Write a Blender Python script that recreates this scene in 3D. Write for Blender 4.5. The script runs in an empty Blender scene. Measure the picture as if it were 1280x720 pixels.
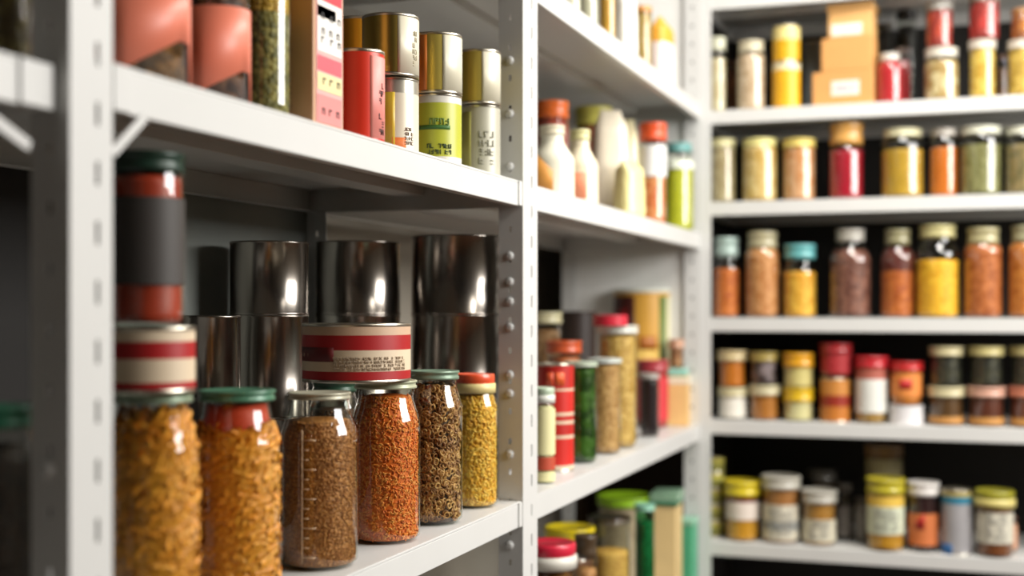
import bpy, math, random
from mathutils import Vector, Matrix, noise
R = math.radians
sc = bpy.context.scene

# ------------------------------------------------------------------ camera
F = 1600.0                       # focal length in pixels of a 1280-wide frame
HY = 388.0                       # row of the horizon
YAW = R(19.55)
EZ = 1.30                        # eye height
cd = bpy.data.cameras.new('camera'); cam = bpy.data.objects.new('camera', cd)
sc.collection.objects.link(cam); sc.camera = cam
cam.location = (0, 0, EZ); cam.rotation_euler = (R(90), 0, YAW)
cd.sensor_width = 36; cd.lens = 36 * F / 1280; cd.shift_y = (HY - 360) / 1280
cd.clip_start = .02
cd.dof.use_dof = True; cd.dof.focus_distance = 1.42; cd.dof.aperture_fstop = 2.5

# ------------------------------------------------------------------ world, lights, exposure
w = bpy.data.worlds.new('world'); sc.world = w; w.use_nodes = True
w.node_tree.nodes['Background'].inputs[0].default_value = (1, .74, .5, 1)
w.node_tree.nodes['Background'].inputs[1].default_value = .04
def area(name, loc, target, sx, sy, power, col):
    l = bpy.data.lights.new(name, 'AREA'); l.shape = 'RECTANGLE'; l.size = sx; l.size_y = sy
    l.energy = power; l.color = col
    o = bpy.data.objects.new(name, l); sc.collection.objects.link(o); o.location = loc
    o.rotation_euler = (Vector(target) - Vector(loc)).to_track_quat('-Z', 'Y').to_euler()
    return o
area('window_daylight', (1.56, 1.75, 1.98), (-.6, 1.85, 1.3), 1.4, .78, 46, (1, .98, .95))
area('ceiling_or_fill_lamp', (.25, 2.0, 2.5), (.1, 2.1, 0), .35, 1.3, 24, (1, .96, .9))
area('ceiling_or_fill_lamp', (.9, .85, 2.5), (-.3, 1.3, 1.3), .35, .5, 6, (1, .94, .86))  # added fill for faces turned to the camera, no known fixture
sc.view_settings.view_transform = 'Standard'; sc.view_settings.look = 'None'
sc.view_settings.gamma = 1; sc.view_settings.use_curve_mapping = False
sc.view_settings.exposure = .47
sc.cycles.max_bounces = 10; sc.cycles.transparent_max_bounces = 24; sc.cycles.diffuse_bounces = 3
sc.cycles.caustics_reflective = False; sc.cycles.caustics_refractive = False

# ------------------------------------------------------------------ materials
def lin(h):
    h = h.lstrip('#'); o = []
    for i in (0, 2, 4):
        v = int(h[i:i+2], 16) / 255
        o.append(v / 12.92 if v <= .04045 else ((v + .055) / 1.055) ** 2.4)
    return (*o, 1)
_m = {}
def newmat(key):
    m = bpy.data.materials.new(key[:55]); m.use_nodes = True
    return m, m.node_tree.nodes, m.node_tree.links, m.node_tree.nodes['Principled BSDF']
def M(col, rough=.5, metal=0, var=.12, scale=30, bump=0, coat=0, stretch=None):
    k = f'paint {col} {rough} {metal} {var} {scale} {bump} {coat} {stretch}'
    if k in _m: return _m[k]
    m, n, l, p = newmat(k); c = lin(col)
    tc = n.new('ShaderNodeTexCoord'); tx = n.new('ShaderNodeTexNoise'); tx.inputs['Scale'].default_value = scale
    tx.inputs['Detail'].default_value = 3
    if stretch:
        mp = n.new('ShaderNodeMapping'); mp.inputs['Scale'].default_value = stretch
        l.new(tc.outputs['Object'], mp.inputs[0]); l.new(mp.outputs[0], tx.inputs[0])
    else: l.new(tc.outputs['Object'], tx.inputs[0])
    mx = n.new('ShaderNodeMix'); mx.data_type = 'RGBA'
    mx.inputs[6].default_value = (*[v * (1 - var) for v in c[:3]], 1)
    mx.inputs[7].default_value = (*[min(1, v * (1 + var)) for v in c[:3]], 1)
    l.new(tx.outputs[0], mx.inputs[0]); l.new(mx.outputs[2], p.inputs['Base Color'])
    p.inputs['Roughness'].default_value = rough; p.inputs['Metallic'].default_value = metal
    if coat: p.inputs['Coat Weight'].default_value = coat; p.inputs['Coat Roughness'].default_value = .12
    if bump:
        b = n.new('ShaderNodeBump'); b.inputs['Strength'].default_value = bump; b.inputs['Distance'].default_value = .002
        l.new(tx.outputs[0], b.inputs['Height']); l.new(b.outputs[0], p.inputs['Normal'])
    _m[k] = m; return m
def FOOD(c1, c2, scale=160, bump=.8, rough=.55, c3=None):
    """grains, seeds, chopped food: voronoi cells of two or three colours"""
    k = f'food {c1} {c2} {scale} {bump} {rough} {c3}'
    if k in _m: return _m[k]
    m, n, l, p = newmat(k)
    tc = n.new('ShaderNodeTexCoord'); v = n.new('ShaderNodeTexVoronoi'); v.inputs['Scale'].default_value = scale
    l.new(tc.outputs['Object'], v.inputs['Vector'])
    r = n.new('ShaderNodeValToRGB'); r.color_ramp.elements[0].color = lin(c1); r.color_ramp.elements[1].color = lin(c2)
    r.color_ramp.elements[0].position = .2; r.color_ramp.elements[1].position = .8
    if c3: e = r.color_ramp.elements.new(.5); e.color = lin(c3)
    s = n.new('ShaderNodeSeparateColor'); l.new(v.outputs['Color'], s.inputs[0]); l.new(s.outputs[0], r.inputs[0])
    l.new(r.outputs[0], p.inputs['Base Color']); p.inputs['Roughness'].default_value = rough
    b = n.new('ShaderNodeBump'); b.invert = True; b.inputs['Strength'].default_value = bump; b.inputs['Distance'].default_value = .0025
    l.new(v.outputs['Distance'], b.inputs['Height']); l.new(b.outputs[0], p.inputs['Normal'])
    _m[k] = m; return m
def GLASS(tint='#fbfcf8', edge='#d3dacf', gloss=1.2, rough=.03):
    k = f'glass {tint} {edge} {gloss} {rough}'
    if k in _m: return _m[k]
    m, n, l, p = newmat(k); n.remove(p); out = n['Material Output']
    t = n.new('ShaderNodeBsdfTransparent'); g = n.new('ShaderNodeBsdfGlossy'); g.inputs['Roughness'].default_value = rough
    lw = n.new('ShaderNodeLayerWeight'); lw.inputs['Blend'].default_value = .35
    cm = n.new('ShaderNodeMix'); cm.data_type = 'RGBA'; cm.inputs[6].default_value = lin(tint); cm.inputs[7].default_value = lin(edge)
    l.new(lw.outputs['Facing'], cm.inputs[0]); l.new(cm.outputs[2], t.inputs[0])
    fr = n.new('ShaderNodeFresnel'); fr.inputs['IOR'].default_value = 1.5
    mu = n.new('ShaderNodeMath'); mu.operation = 'MULTIPLY'; mu.inputs[1].default_value = gloss * 1.6; mu.use_clamp = True
    l.new(fr.outputs[0], mu.inputs[0])
    ge = n.new('ShaderNodeNewGeometry'); iv = n.new('ShaderNodeMath'); iv.operation = 'SUBTRACT'; iv.inputs[0].default_value = 1
    l.new(ge.outputs['Backfacing'], iv.inputs[1]); m2 = n.new('ShaderNodeMath'); m2.operation = 'MULTIPLY'
    l.new(mu.outputs[0], m2.inputs[0]); l.new(iv.outputs[0], m2.inputs[1])      # the inner face must not act as a mirror
    mx = n.new('ShaderNodeMixShader'); l.new(m2.outputs[0], mx.inputs[0]); l.new(t.outputs[0], mx.inputs[1]); l.new(g.outputs[0], mx.inputs[2])
    l.new(mx.outputs[0], out.inputs[0]); _m[k] = m; return m
WHITE = M('#d0d0cd', .38, 0, .03, 12)
STEEL = M('#979088', .21, 1, .35, 60, 0, 0, (1, 1, .01))  # upright streaks in the colour imitate streaky reflections
TIN = M('#cfc8b8', .3, 1, .06)
GOLD = M('#d9b95e', .28, 1, .1, 20, 0, 0, (6, 6, .3))
INK = M('#1d1a1a', .6)
CLEAR = GLASS()
GREENGLASS = GLASS('#8fd0ae', '#3f9a72')

# ------------------------------------------------------------------ mesh builder
class MB:
    def __init__(s): s.v = []; s.f = []; s.mi = []; s.sm = []; s.mats = []
    def m(s, mat):
        if mat not in s.mats: s.mats.append(mat)
        return s.mats.index(mat)
    def face(s, idx, mi, sm=False): s.f.append(idx); s.mi.append(mi); s.sm.append(sm)
    def box(s, x0, x1, y0, y1, z0, z1, mat):
        b = len(s.v); mi = s.m(mat)
        s.v += [(x, y, z) for z in (z0, z1) for y in (y0, y1) for x in (x0, x1)]
        for q in ((0,2,3,1),(4,5,7,6),(0,1,5,4),(2,6,7,3),(0,4,6,2),(1,3,7,5)): s.face([b+i for i in q], mi)
        return s
    def lathe(s, prof, mat, seg=40, mats=None, cx=0, cy=0, ysc=1, phase=0, wob=0):
        """prof: (r, z) list; mats: one material per profile interval"""
        b = len(s.v); rows = []
        for k, (r, z) in enumerate(prof):
            if r < 1e-6: rows.append([len(s.v)]); s.v.append((cx, cy, z)); continue
            rows.append(list(range(len(s.v), len(s.v) + seg)))
            for i in range(seg):
                a = 2*math.pi*i/seg + phase
                rr = r * (1 + (wob * noise.noise(Vector((math.cos(a)*2, math.sin(a)*2, z*60))) if wob else 0))
                s.v.append((cx + rr*math.cos(a), cy + rr*math.sin(a)*ysc, z))
        for k in range(len(prof)-1):
            mi = s.m(mats[k] if mats else mat); A, B = rows[k], rows[k+1]
            for i in range(seg):
                j = (i+1) % seg
                if len(A) == 1 and len(B) == 1: continue
                if len(A) == 1: s.face([A[0], B[i], B[j]][::-1], mi, True)
                elif len(B) == 1: s.face([A[i], A[j], B[0]], mi, True)
                else: s.face([A[i], A[j], B[j], B[i]], mi, True)
        return s
    def arc(s, r, a0, a1, z0, z1, mat, n=None, th=.0004, rr=None):
        """curved patch; z0, z1 numbers or functions of t in 0..1; rr optional radius function of z"""
        n = n or max(1, int(abs(a1-a0)/.12)); mi = s.m(mat); rows = []
        g = lambda q, t: q(t) if callable(q) else q
        for i in range(n+1):
            t = i/n; a = a0+(a1-a0)*t; zz = (g(z0, t), g(z1, t)); b = len(s.v)
            for (rad, z) in ((r, zz[0]), (r+th, zz[0]), (r+th, zz[1]), (r, zz[1])):
                s.v.append((rad*math.cos(a), rad*math.sin(a), z))
            rows.append(b)
        for i in range(n):
            A, B = rows[i], rows[i+1]
            s.face([A+1, B+1, B+2, A+2], mi, True); s.face([A+2, B+2, B+3, A+3], mi); s.face([A, B, B+1, A+1], mi)
        s.face([rows[0], rows[0]+1, rows[0]+2, rows[0]+3], mi); q = rows[-1]; s.face([q+3, q+2, q+1, q], mi)
        return s
    def glyphs(s, r, ac, wid, ztop, zh, rows, mat, rnd, fill=.75, th=.0007):
        """rows of small printed characters on a curved surface"""
        ch = zh / rows
        for k in range(rows):
            z1 = ztop - k*ch; z0 = z1 - ch*fill; cw = ch*.62/r; a = ac + wid/2
            while a > ac - wid/2 + cw:
                if rnd.random() < .86:
                    st = ch*.13
                    for q in rnd.sample(range(5), rnd.choice((2, 3, 3))):
                        if q < 2: aa = a - (0 if q == 0 else cw*.62); s.arc(r, aa-st/r, aa, z0, z1, mat, 1, th)
                        else: zz = (z0, (z0+z1)/2, z1-st)[q-2]; s.arc(r, a-cw*.7, a, zz, zz+st, mat, 1, th)
                a -= cw
        return s
    def tube(s, pts, rad, mat, seg=8, caps=True):
        pts = [Vector(p) for p in pts]; rows = []; mi = s.m(mat)
        for i, p in enumerate(pts):
            d = (pts[min(i+1, len(pts)-1)] - pts[max(i-1, 0)]).normalized()
            u = d.orthogonal().normalized(); v = d.cross(u)
            rows.append(len(s.v)); rr = rad[i] if isinstance(rad, (list, tuple)) else rad
            for k in range(seg):
                a = 2*math.pi*k/seg; s.v.append(tuple(p + u*rr*math.cos(a) + v*rr*math.sin(a)))
        for i in range(len(pts)-1):
            for k in range(seg):
                j = (k+1) % seg; s.face([rows[i]+k, rows[i]+j, rows[i+1]+j, rows[i+1]+k], mi, True)
        if caps:
            s.face([rows[0]+k for k in range(seg)][::-1], mi); s.face([rows[-1]+k for k in range(seg)], mi)
        return s
    def add(s, verts, faces, mat, Mx, sm=True):
        b = len(s.v); mi = s.m(mat); s.v += [tuple(Mx @ Vector(v)) for v in verts]
        for f in faces: s.face([b+i for i in f], mi, sm)
    def build(s, name, parent=None, loc=(0, 0, 0), rz=0, bevel=0):
        me = bpy.data.meshes.new(name); me.from_pydata(s.v, [], s.f)
        for m in s.mats: me.materials.append(m)
        me.polygons.foreach_set('material_index', s.mi); me.polygons.foreach_set('use_smooth', s.sm)
        me.update(); o = bpy.data.objects.new(name, me); sc.collection.objects.link(o)
        if parent: o.parent = parent
        o.location = loc; o.rotation_euler = (0, 0, rz)
        if bevel:
            b = o.modifiers.new('bevel', 'BEVEL'); b.width = bevel; b.segments = 2; b.limit_method = 'ANGLE'
        return o
def thing(name, label, cat, loc, group=None, rz=0):
    o = bpy.data.objects.new(name, None); sc.collection.objects.link(o); o.empty_display_size = .02
    o.location = loc; o.rotation_euler = (0, 0, rz); o['label'] = label; o['category'] = cat
    if group: o['group'] = group
    return o
def struct(mb, name):
    o = mb.build(name); o['kind'] = 'structure'; return o

# ------------------------------------------------------------------ where the shelving stands
XF = -.55                        # front of the long left shelving
YB = 2.80                        # front of the shelving across the end
def row_left(px, setback):       # a spot on a shelf of the left shelving, its depth from the camera
    X = XF - setback; Y = -X / math.tan(YAW + math.atan((640 - px) / F))
    return X, Y, -X*math.sin(YAW) + Y*math.cos(YAW)
def row_end(px, setback):        # a spot on a shelf of the end shelving
    Y = YB + setback; X = -Y * math.tan(YAW + math.atan((640 - px) / F))
    return X, Y, -X*math.sin(YAW) + Y*math.cos(YAW)
def height(y, Z): return EZ + (HY - y) * Z / F

# ------------------------------------------------------------------ room
WALL = M('#968f82', .8, 0, .05, 3, .1); DARKWALL = M('#4a453f', .85, 0, .1, 3)
XR = 1.62
struct(MB().box(-2.6, XR+.2, -1.7, 3.5, -.1, 0, M('#5a3a22', .6, 0, .15, 4)), 'floor')
struct(MB().box(-2.6, XR+.2, -1.7, 3.5, 2.6, 2.7, M('#6d665a', .85, 0, .04, 3)), 'ceiling')
struct(MB().box(-1.06, -.96, -1.6, 3.5, 0, 2.6, WALL), 'wall_left')
struct(MB().box(-.96, XR, 3.30, 3.4, 0, 2.6, DARKWALL), 'wall_back')
struct(MB().box(-.96, XR, -1.7, -1.6, 0, 2.6, DARKWALL), 'wall_front')
wr = MB()
wr.box(XR, XR+.1, -1.6, 1.0, 0, 2.6, WALL).box(XR, XR+.1, 2.5, 3.5, 0, 2.6, WALL)
wr.box(XR, XR+.1, 1.0, 2.5, 0, 1.55, WALL).box(XR, XR+.1, 1.0, 2.5, 2.41, 2.6, WALL)
struct(wr, 'wall_right')
wf = MB()
for a in ((1.0, 1.04, 1.55, 2.41), (2.46, 2.5, 1.55, 2.41), (1.04, 2.46, 1.55, 1.59), (1.04, 2.46, 2.37, 2.41)):
    wf.box(XR+.02, XR+.07, *a, WHITE)
struct(wf, 'window_1')

# ------------------------------------------------------------------ shelving
DEP = .32
def flange(mb, along, fixed, a0, a1, z0, z1, th, pitch=.040, hw=.0038, hh=.016, off=.006, skip=False):
    """perforated strip; along 'y' lies at x=fixed, along 'x' lies at y=fixed"""
    c = (a0+a1)/2 + (off if along == 'y' else 0)
    def bx(p, q, u, v):
        if along == 'y': mb.box(fixed-th, fixed, p, q, u, v, WHITE)
        else: mb.box(p, q, fixed, fixed+th, u, v, WHITE)
    bx(a0, c-hw/2, z0, z1); bx(c+hw/2, a1, z0, z1)
    z = z0
    while z < z1:
        bx(c-hw/2, c+hw/2, z, min(z+pitch-hh, z1)); z += pitch
def post(unit, x, y, wy, wx, z0=0.0, z1=2.3, sx=1, sy=1, bolts=None):
    """L-section upright with its corner at x, y: one strip along y, one along x; sx, sy point the arms"""
    mb = MB(); th = .002
    ya, yb = sorted((y, y+sy*wy)); xa, xb = sorted((x - .002*sx, x-sx*wx))
    if sx > 0: flange(mb, 'y', x, ya, yb, z0, z1, th)
    else: flange(mb, 'y', x+th, ya, yb, z0, z1, th)
    flange(mb, 'x', y if sy > 0 else y-th, xa, xb, z0+.011, z1, th, hw=.004, hh=.008)
    o = mb.build('post', unit)
    if bolts:
        for bz in bolts:
            b = MB(); yy = y if sy > 0 else y-th
            b.tube([(x-wx*.55, yy, bz), (x-wx*.55, yy-.0025, bz), (x-wx*.55, yy-.004, bz)], [.0062, .0055, .0025], WHITE, 12)
            b.build('bolt', o)
    return o
def shelf(unit, x0, x1, y0, y1, ztop, lip=.034, clips=(), name='shelf'):
    mb = MB(); t = .0016; z0 = ztop-lip
    mb.box(x0, x1, y0, y1, ztop-.003, ztop, WHITE)
    mb.box(x1-t, x1, y0, y1, z0, ztop-.003, WHITE).box(x0, x0+t, y0, y1, z0, ztop-.003, WHITE)
    mb.box(x0+t, x1-t, y0, y0+t, z0, ztop-.003, WHITE).box(x0+t, x1-t, y1-t, y1, z0, ztop-.003, WHITE)
    mb.box(x1-.014, x1-t, y0+t, y1-t, z0, z0+t, WHITE).box(x0+t, x0+.014, y0+t, y1-t, z0, z0+t, WHITE)
    # stiffening rib under the plate
    ym = (y0+y1)/2; xm = (x0+x1)/2
    if (y1-y0) > (x1-x0): mb.box(xm-.02, xm+.02, y0+t, y1-t, ztop-.016, ztop-.003, WHITE)
    else: mb.box(x0+t, x1-t, ym-.02, ym+.02, ztop-.016, ztop-.003, WHITE)
    o = mb.build(name, unit, bevel=.0008)
    for (ya, yb) in clips:
        MB().box(x1, x1+.0022, ya, yb, z0+.0005, ztop-.0005, WHITE).build('corner_clip', o, bevel=.0005)
    return o
def gusset(unit, p, q, wid=.007):
    p, q = Vector(p), Vector(q); mb = MB()
    d = (q-p).normalized(); n = Vector((1, 0, 0)).cross(d)*wid/2
    mi = mb.m(WHITE)
    for x in (0, -.002):
        for a in (p-n, p+n, q+n, q-n): mb.v.append((a.x+x, a.y, a.z))
    for f in ((0,1,2,3),(7,6,5,4),(0,4,5,1),(1,5,6,2),(2,6,7,3),(3,7,4,0)): mb.face(list(f), mi)
    mb.build('gusset', unit)
SHADEBROWN = M('#302923', .7, 0, .08); SHADEBLACK = M('#1c1916', .8, 0, .08)  # dark tones standing in for the shade inside the shelving
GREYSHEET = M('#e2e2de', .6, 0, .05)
XB = XF-DEP
# nearest unit at the picture's left edge
u0 = thing('shelving_unit', 'white metal shelving unit cut off by the left edge of the picture', 'shelving', (0, 0, 0))
shelf(u0, XB, XF-.012, -.2, .686, EZ+.160, .030, [(.655, .685)])
shelf(u0, XB, XF-.012, -.2, .686, EZ-.251)
shelf(u0, XB, XF-.012, -.2, .686, EZ+.455); shelf(u0, XB, XF-.012, -.2, .686, EZ-.66)
MB().box(XB-.006, XB-.003, -.2, .68, .2, 2.2, SHADEBLACK).build('back_or_shade_panel', u0)  # black sheet in place of the deep shade at the left edge
gusset(u0, (XF-.014, .60, EZ+.132), (XF-.014, .668, EZ+.105)); post(u0, XF-.012, -.2, .04, .03, sy=-1)
# middle unit
u1 = thing('shelving_unit', 'white perforated-post shelving unit holding the pasta jars and steel cans', 'shelving', (0, 0, 0))
post(u1, XF, .689, .044, .031, bolts=[EZ-.105+.0, EZ-.20, EZ-.31])
post(u1, XF, 1.592, .060, .034, bolts=[EZ+h for h in (.33, .26, .19, .072, .038, .012, -.022, -.085, -.110, -.19, -.31, -.36, -.44)])
post(u1, XB, .689, .04, .03, sx=-1); post(u1, XB, 1.592, .04, .03, sx=-1)
for zt in (.170, -.251, .455, -.66):  # highest shelf is unseen, set low to darken the compartment under it
    shelf(u1, XB+.003, XF-.0022, .693, 1.591, EZ+zt, .033, [(.735, .742+.012), (1.578, 1.590)])
gusset(u1, (XF-.001, .735, EZ+.108), (XF-.001, .772, EZ+.138))
MB().box(XB-.006, XB-.003, .70, 1.60, EZ+.175, 2.2, SHADEBROWN).build('back_or_shade_panel', u1)  # shade of the upper compartment put into a dark sheet
MB().box(XB-.006, XB-.003, .70, 1.60, EZ-.66, EZ-.26, SHADEBROWN).build('back_or_shade_panel', u1)  # dark sheet painting the shade below the low shelf
MB().box(XB-.006, XB-.003, .70, 1.125, EZ-.25, EZ+.168, SHADEBLACK).build('back_or_shade_panel', u1)  # near part of the back coloured black to act as shade
MB().box(XB-.006, XB-.003, 1.127, 1.60, EZ-.25, EZ+.168, M('#868a84', .6, 0, .05)).build('back_or_shade_panel', u1)
# far unit
u2 = thing('shelving_unit', 'far white shelving unit reaching the corner, holding pouches and labelled jars', 'shelving', (0, 0, 0))
post(u2, XF, 2.797-.006, .006, .038, bolts=None); post(u2, XB, 2.791, .008, .03, sx=-1)
for zt in (.170, .455, -.251, -.60):
    shelf(u2, XB+.003, XF-.0022, 1.594, 2.789, EZ+zt, .034 if zt != .455 else .034, [])
MB().box(XB, XF-.04, 2.800-.001, 2.802, EZ-.251, 2.2, GREYSHEET).build('side_panel', u2)
MB().box(XB-.006, XB-.003, 1.61, 2.79, EZ+.175, 2.2, SHADEBROWN).build('back_or_shade_panel', u2)  # dark colour stands in for shade at the rear of the upper shelves
# unit across the end
u3 = thing('shelving_unit', 'white shelving unit standing across the end of the aisle', 'shelving', (0, 0, 0))
XE = .62; ZE = (.69, .439, .238, -.016, -.241, -.508, -.78)
for zt in ZE:
    mb = MB(); t = .0016; z = EZ+zt; lp = .030
    mb.box(-.546, XE, YB, YB+.34, z-.003, z, WHITE).box(-.546, XE, YB-t, YB, z-lp, z, WHITE)
    mb.box(-.546, XE, YB+.338, YB+.34, z-lp, z-.003, WHITE).box(-.546, -.544, YB, YB+.338, z-lp, z-.003, WHITE)
    mb.box(-.544, XE, YB+.15, YB+.19, z-.016, z-.003, WHITE)
    mb.build('shelf', u3, bevel=.0008)
MB().box(-.549, -.529, YB-.004, YB-.002, 0, 2.3, WHITE).box(-.5505, -.5485, YB-.004, YB+.03, 0, 2.3, WHITE).build('post', u3)
MB().box(XE+.001, XE+.025, YB-.004, YB-.002, 0, 2.3, WHITE).box(XE+.0235, XE+.0255, YB-.004, YB+.03, 0, 2.3, WHITE).build('post', u3)
MB().box(-.548, XE, YB+.345, YB+.348, .3, 2.2, SHADEBLACK).build('back_or_shade_panel', u3)
MB().box(-.556, -.553, YB+.03, YB+.34, .3, 2.2, SHADEBLACK).build('side_panel', u3)

# ------------------------------------------------------------------ containers
def jar_radius(r, h, neck, sh0, sh1):
    rn = r*neck
    def f(z):
        t = (z/h - sh0) / max(1e-4, sh1 - sh0); t = min(1, max(0, t)); t = t*t*(3-2*t)
        b = min(1, z/(h*.05)); b = .86 + .14*math.sqrt(max(0, 1-(1-b)**2))
        return (r + (rn-r)*t) * b
    return f
def pieces_rings(mb, f, z0, z1, rnd, mats, count, size):
    mv = []; mf = []; n1, n2 = 9, 5
    for i in range(n1):
        a = 2*math.pi*i/n1
        for j in range(n2):
            b = 2*math.pi*j/n2; q = 1 + .36*math.cos(b); mv.append((q*math.cos(a), q*math.sin(a), .42*math.sin(b)))
    for i in range(n1):
        for j in range(n2): mf.append([i*n2+j, ((i+1) % n1)*n2+j, ((i+1) % n1)*n2+(j+1) % n2, i*n2+(j+1) % n2])
    return mv, mf
def macaroni():
    mv = []; mf = []; n1, n2 = 5, 7
    for i in range(n1):
        a = (i/(n1-1)-.5)*1.7; c = Vector((math.sin(a)*2.2, 0, math.cos(a)*2.2-2.0))
        for j in range(n2):
            b = 2*math.pi*j/n2; d = Vector((math.sin(a), 0, math.cos(a)))
            mv.append(tuple(c + d*math.cos(b)*.7 + Vector((0, 1, 0))*math.sin(b)*.7))
    for i in range(n1-1):
        for j in range(n2): mf.append([i*n2+j, (i+1)*n2+j, (i+1)*n2+(j+1) % n2, i*n2+(j+1) % n2])
    return mv, mf
def spiral():
    mv = []; mf = []; n = 15
    for i in range(n):
        a = i/(n-1)*math.pi*3.4; x = (i/(n-1)-.5)*4.4
        for q in (1.0, .15, -1.0, -.15):
            off = 0 if abs(q) == 1 else math.pi/2
            mv.append((x, abs(q)*math.cos(a+off+(0 if q > 0 else math.pi)), abs(q)*math.sin(a+off+(0 if q > 0 else math.pi))))
    for i in range(n-1):
        for j in range(4): mf.append([i*4+j, (i+1)*4+j, (i+1)*4+(j+1) % 4, i*4+(j+1) % 4])
    return mv, mf
def penne():
    mv = []; mf = []; n2 = 8
    for i, x in enumerate((-3.2, -1, 1, 3.2)):
        for j in range(n2):
            b = 2*math.pi*j/n2; mv.append((x + math.cos(b)*.8*(1 if i in (0, 3) else 0), math.cos(b), math.sin(b)))
    for i in range(3):
        for j in range(n2): mf.append([i*n2+j, (i+1)*n2+j, (i+1)*n2+(j+1) % n2, i*n2+(j+1) % n2])
    return mv, mf
def seed():
    return [(1.5,0,0),(-1.5,0,0),(0,.8,0),(0,-.8,0),(0,0,.7),(0,0,-.7)], [[0,2,4],[2,1,4],[1,3,4],[3,0,4],[2,0,5],[1,2,5],[3,1,5],[0,3,5]]
def fill_pieces(mb, f, z0, z1, shape, size, count, mats, rnd, ang=None, jit=1.0, inset=.6):
    mv, mf = shape
    for _ in range(count):
        z = z0 + (z1-z0)*rnd.random(); a = rnd.uniform(0, 2*math.pi)
        r = f(z) - size*inset - rnd.random()*size*.9 - .0022
        s = size*rnd.uniform(.82, 1.15)
        nrm = Vector((math.cos(a), math.sin(a), 0))
        base = nrm.to_track_quat('Z', 'Y').to_matrix().to_4x4()
        Mx = Matrix.Translation((r*math.cos(a), r*math.sin(a), z)) @ base @ Matrix.Rotation(rnd.uniform(0, 6.28) if ang is None else rnd.gauss(ang, .5), 4, 'Z') \
            @ Matrix.Rotation(rnd.gauss(0, .55*jit), 4, 'X') @ Matrix.Rotation(rnd.gauss(0, .25*jit), 4, 'Y') @ Matrix.Scale(s, 4)
        mb.add(mv, mf, rnd.choice(mats), Mx)
def jar(loc, r, h, label, food, lid='#d8d2b8', neck=.72, sh=(.66, .82), lidh=.06, fill=.72, lidmat=None, glass=CLEAR, lid_r=1.08,
        paper=None, group=None, pieces=None, cat='jar', name='glass_jar', lid2=None, topfood=None, seg=40, seed_=0, under=None, marks=False, sq=False):
    """paper: list of (z0, z1, colour) bands in fractions of the height; lid2: collar colour below the lid"""
    x, y, z = loc; rnd = random.Random(int(x*9176+y*571)+seed_)
    t = thing(name, label, cat, loc, group, math.atan2(-y, -x))
    f = jar_radius(r, h, neck, *sh); hl = h*(1-lidh)
    K = 26; prof = [(0, .0004), (r*.80, .0004)] + [(f(hl*k/K)*(1.0 if k else .97), max(.0006, hl*k/K)) for k in range(0, K+1)]
    prof.append((f(hl)*1.05, hl-.0005)); prof.append((f(hl)*1.05, hl)); prof.append((f(hl)*.93, hl))
    g = MB().lathe(prof, glass, seg).build('jar_glass', t)
    ft = h*fill; fm = food
    cp = [(0, .003), (r*.8, .003)]; n = 18
    ins = .0022 if not pieces else .0022 + pieces['size']*1.5
    for k in range(n+1):
        zz = .004 + (ft-.004)*k/n; cp.append((max(.002, f(zz)-(.0022 if topfood and zz > topfood[0]*h else ins)), zz))
    cp += [(max(.002, f(ft)-ins)*.6, ft+.002), (0, ft+.003)]
    if topfood:
        cut = topfood[0]*h; ms = [food if (cp[k][1]+cp[k+1][1])/2 < cut else topfood[1] for k in range(len(cp)-1)]
    else: ms = None
    mb = MB().lathe(cp, fm, seg, ms, wob=.0 if pieces else .012)
    if pieces: fill_pieces(mb, f, .004+pieces['size'], h*pieces.get('ztop', fill), pieces['shape'], pieces['size'], pieces['count'], pieces['mats'], rnd, pieces.get('ang'), pieces.get('jit', 1), pieces.get('inset', .6))
    co = mb.build('contents', t)
    if pieces: co['kind'] = 'stuff'
    lm = lidmat or M(lid, .35, 0, .06, 20, 0, .4)
    rn = f(hl)*lid_r; L = h*lidh
    lp = [(rn*.95, hl-L*.25), (rn*1.02, hl-L*.25), (rn*1.03, hl+L*.12), (rn*.995, hl+L*.2), (rn*.995, hl+L*.62), (rn*1.04, hl+L*.68), (rn*1.04, hl+L*.90), (rn*1.02, hl+L), (rn*.93, hl+L), (rn*.90, hl+L*.90), (0, hl+L*.90)]
    lms = None
    if lid2:
        c2 = M(lid2, .4, 0, .05); lms = [c2, c2, c2] + [lm]*6
        lp = [(rn*.95, hl-L*.25), (rn*1.05, hl-L*.25), (rn*1.05, hl+L*.36), (rn*.97, hl+L*.40), (rn*1.0, hl+L*.44), (rn*1.0, hl+L*.9), (rn*.96, hl+L), (rn*.9, hl+L), (rn*.88, hl+L*.95), (0, hl+L*.95)]
    lo = MB().lathe(lp, lm, seg, lms).build('lid', t)
    if lid2: lo['label'] = 'screw lid over a paler collar'
    if paper:
        pm = MB()
        for (a, b, c) in paper:
            q = [(f(h*(a+(b-a)*k/4))+.0006, h*(a+(b-a)*k/4)) for k in range(5)]
            pm.lathe(q, M(c, .6, 0, .05, 25), seg)
        if marks:
            a, b, c = paper[0] if not isinstance(marks, int) or marks is True else paper[marks]
            pm.glyphs(f(h*(a+b)/2)+.0007, 0, 1.3, h*(b-.02), h*(b-a-.05), 5, M('#8b8a84', .6), rnd)
        pm.build('paper_label', t)
    return t
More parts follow.
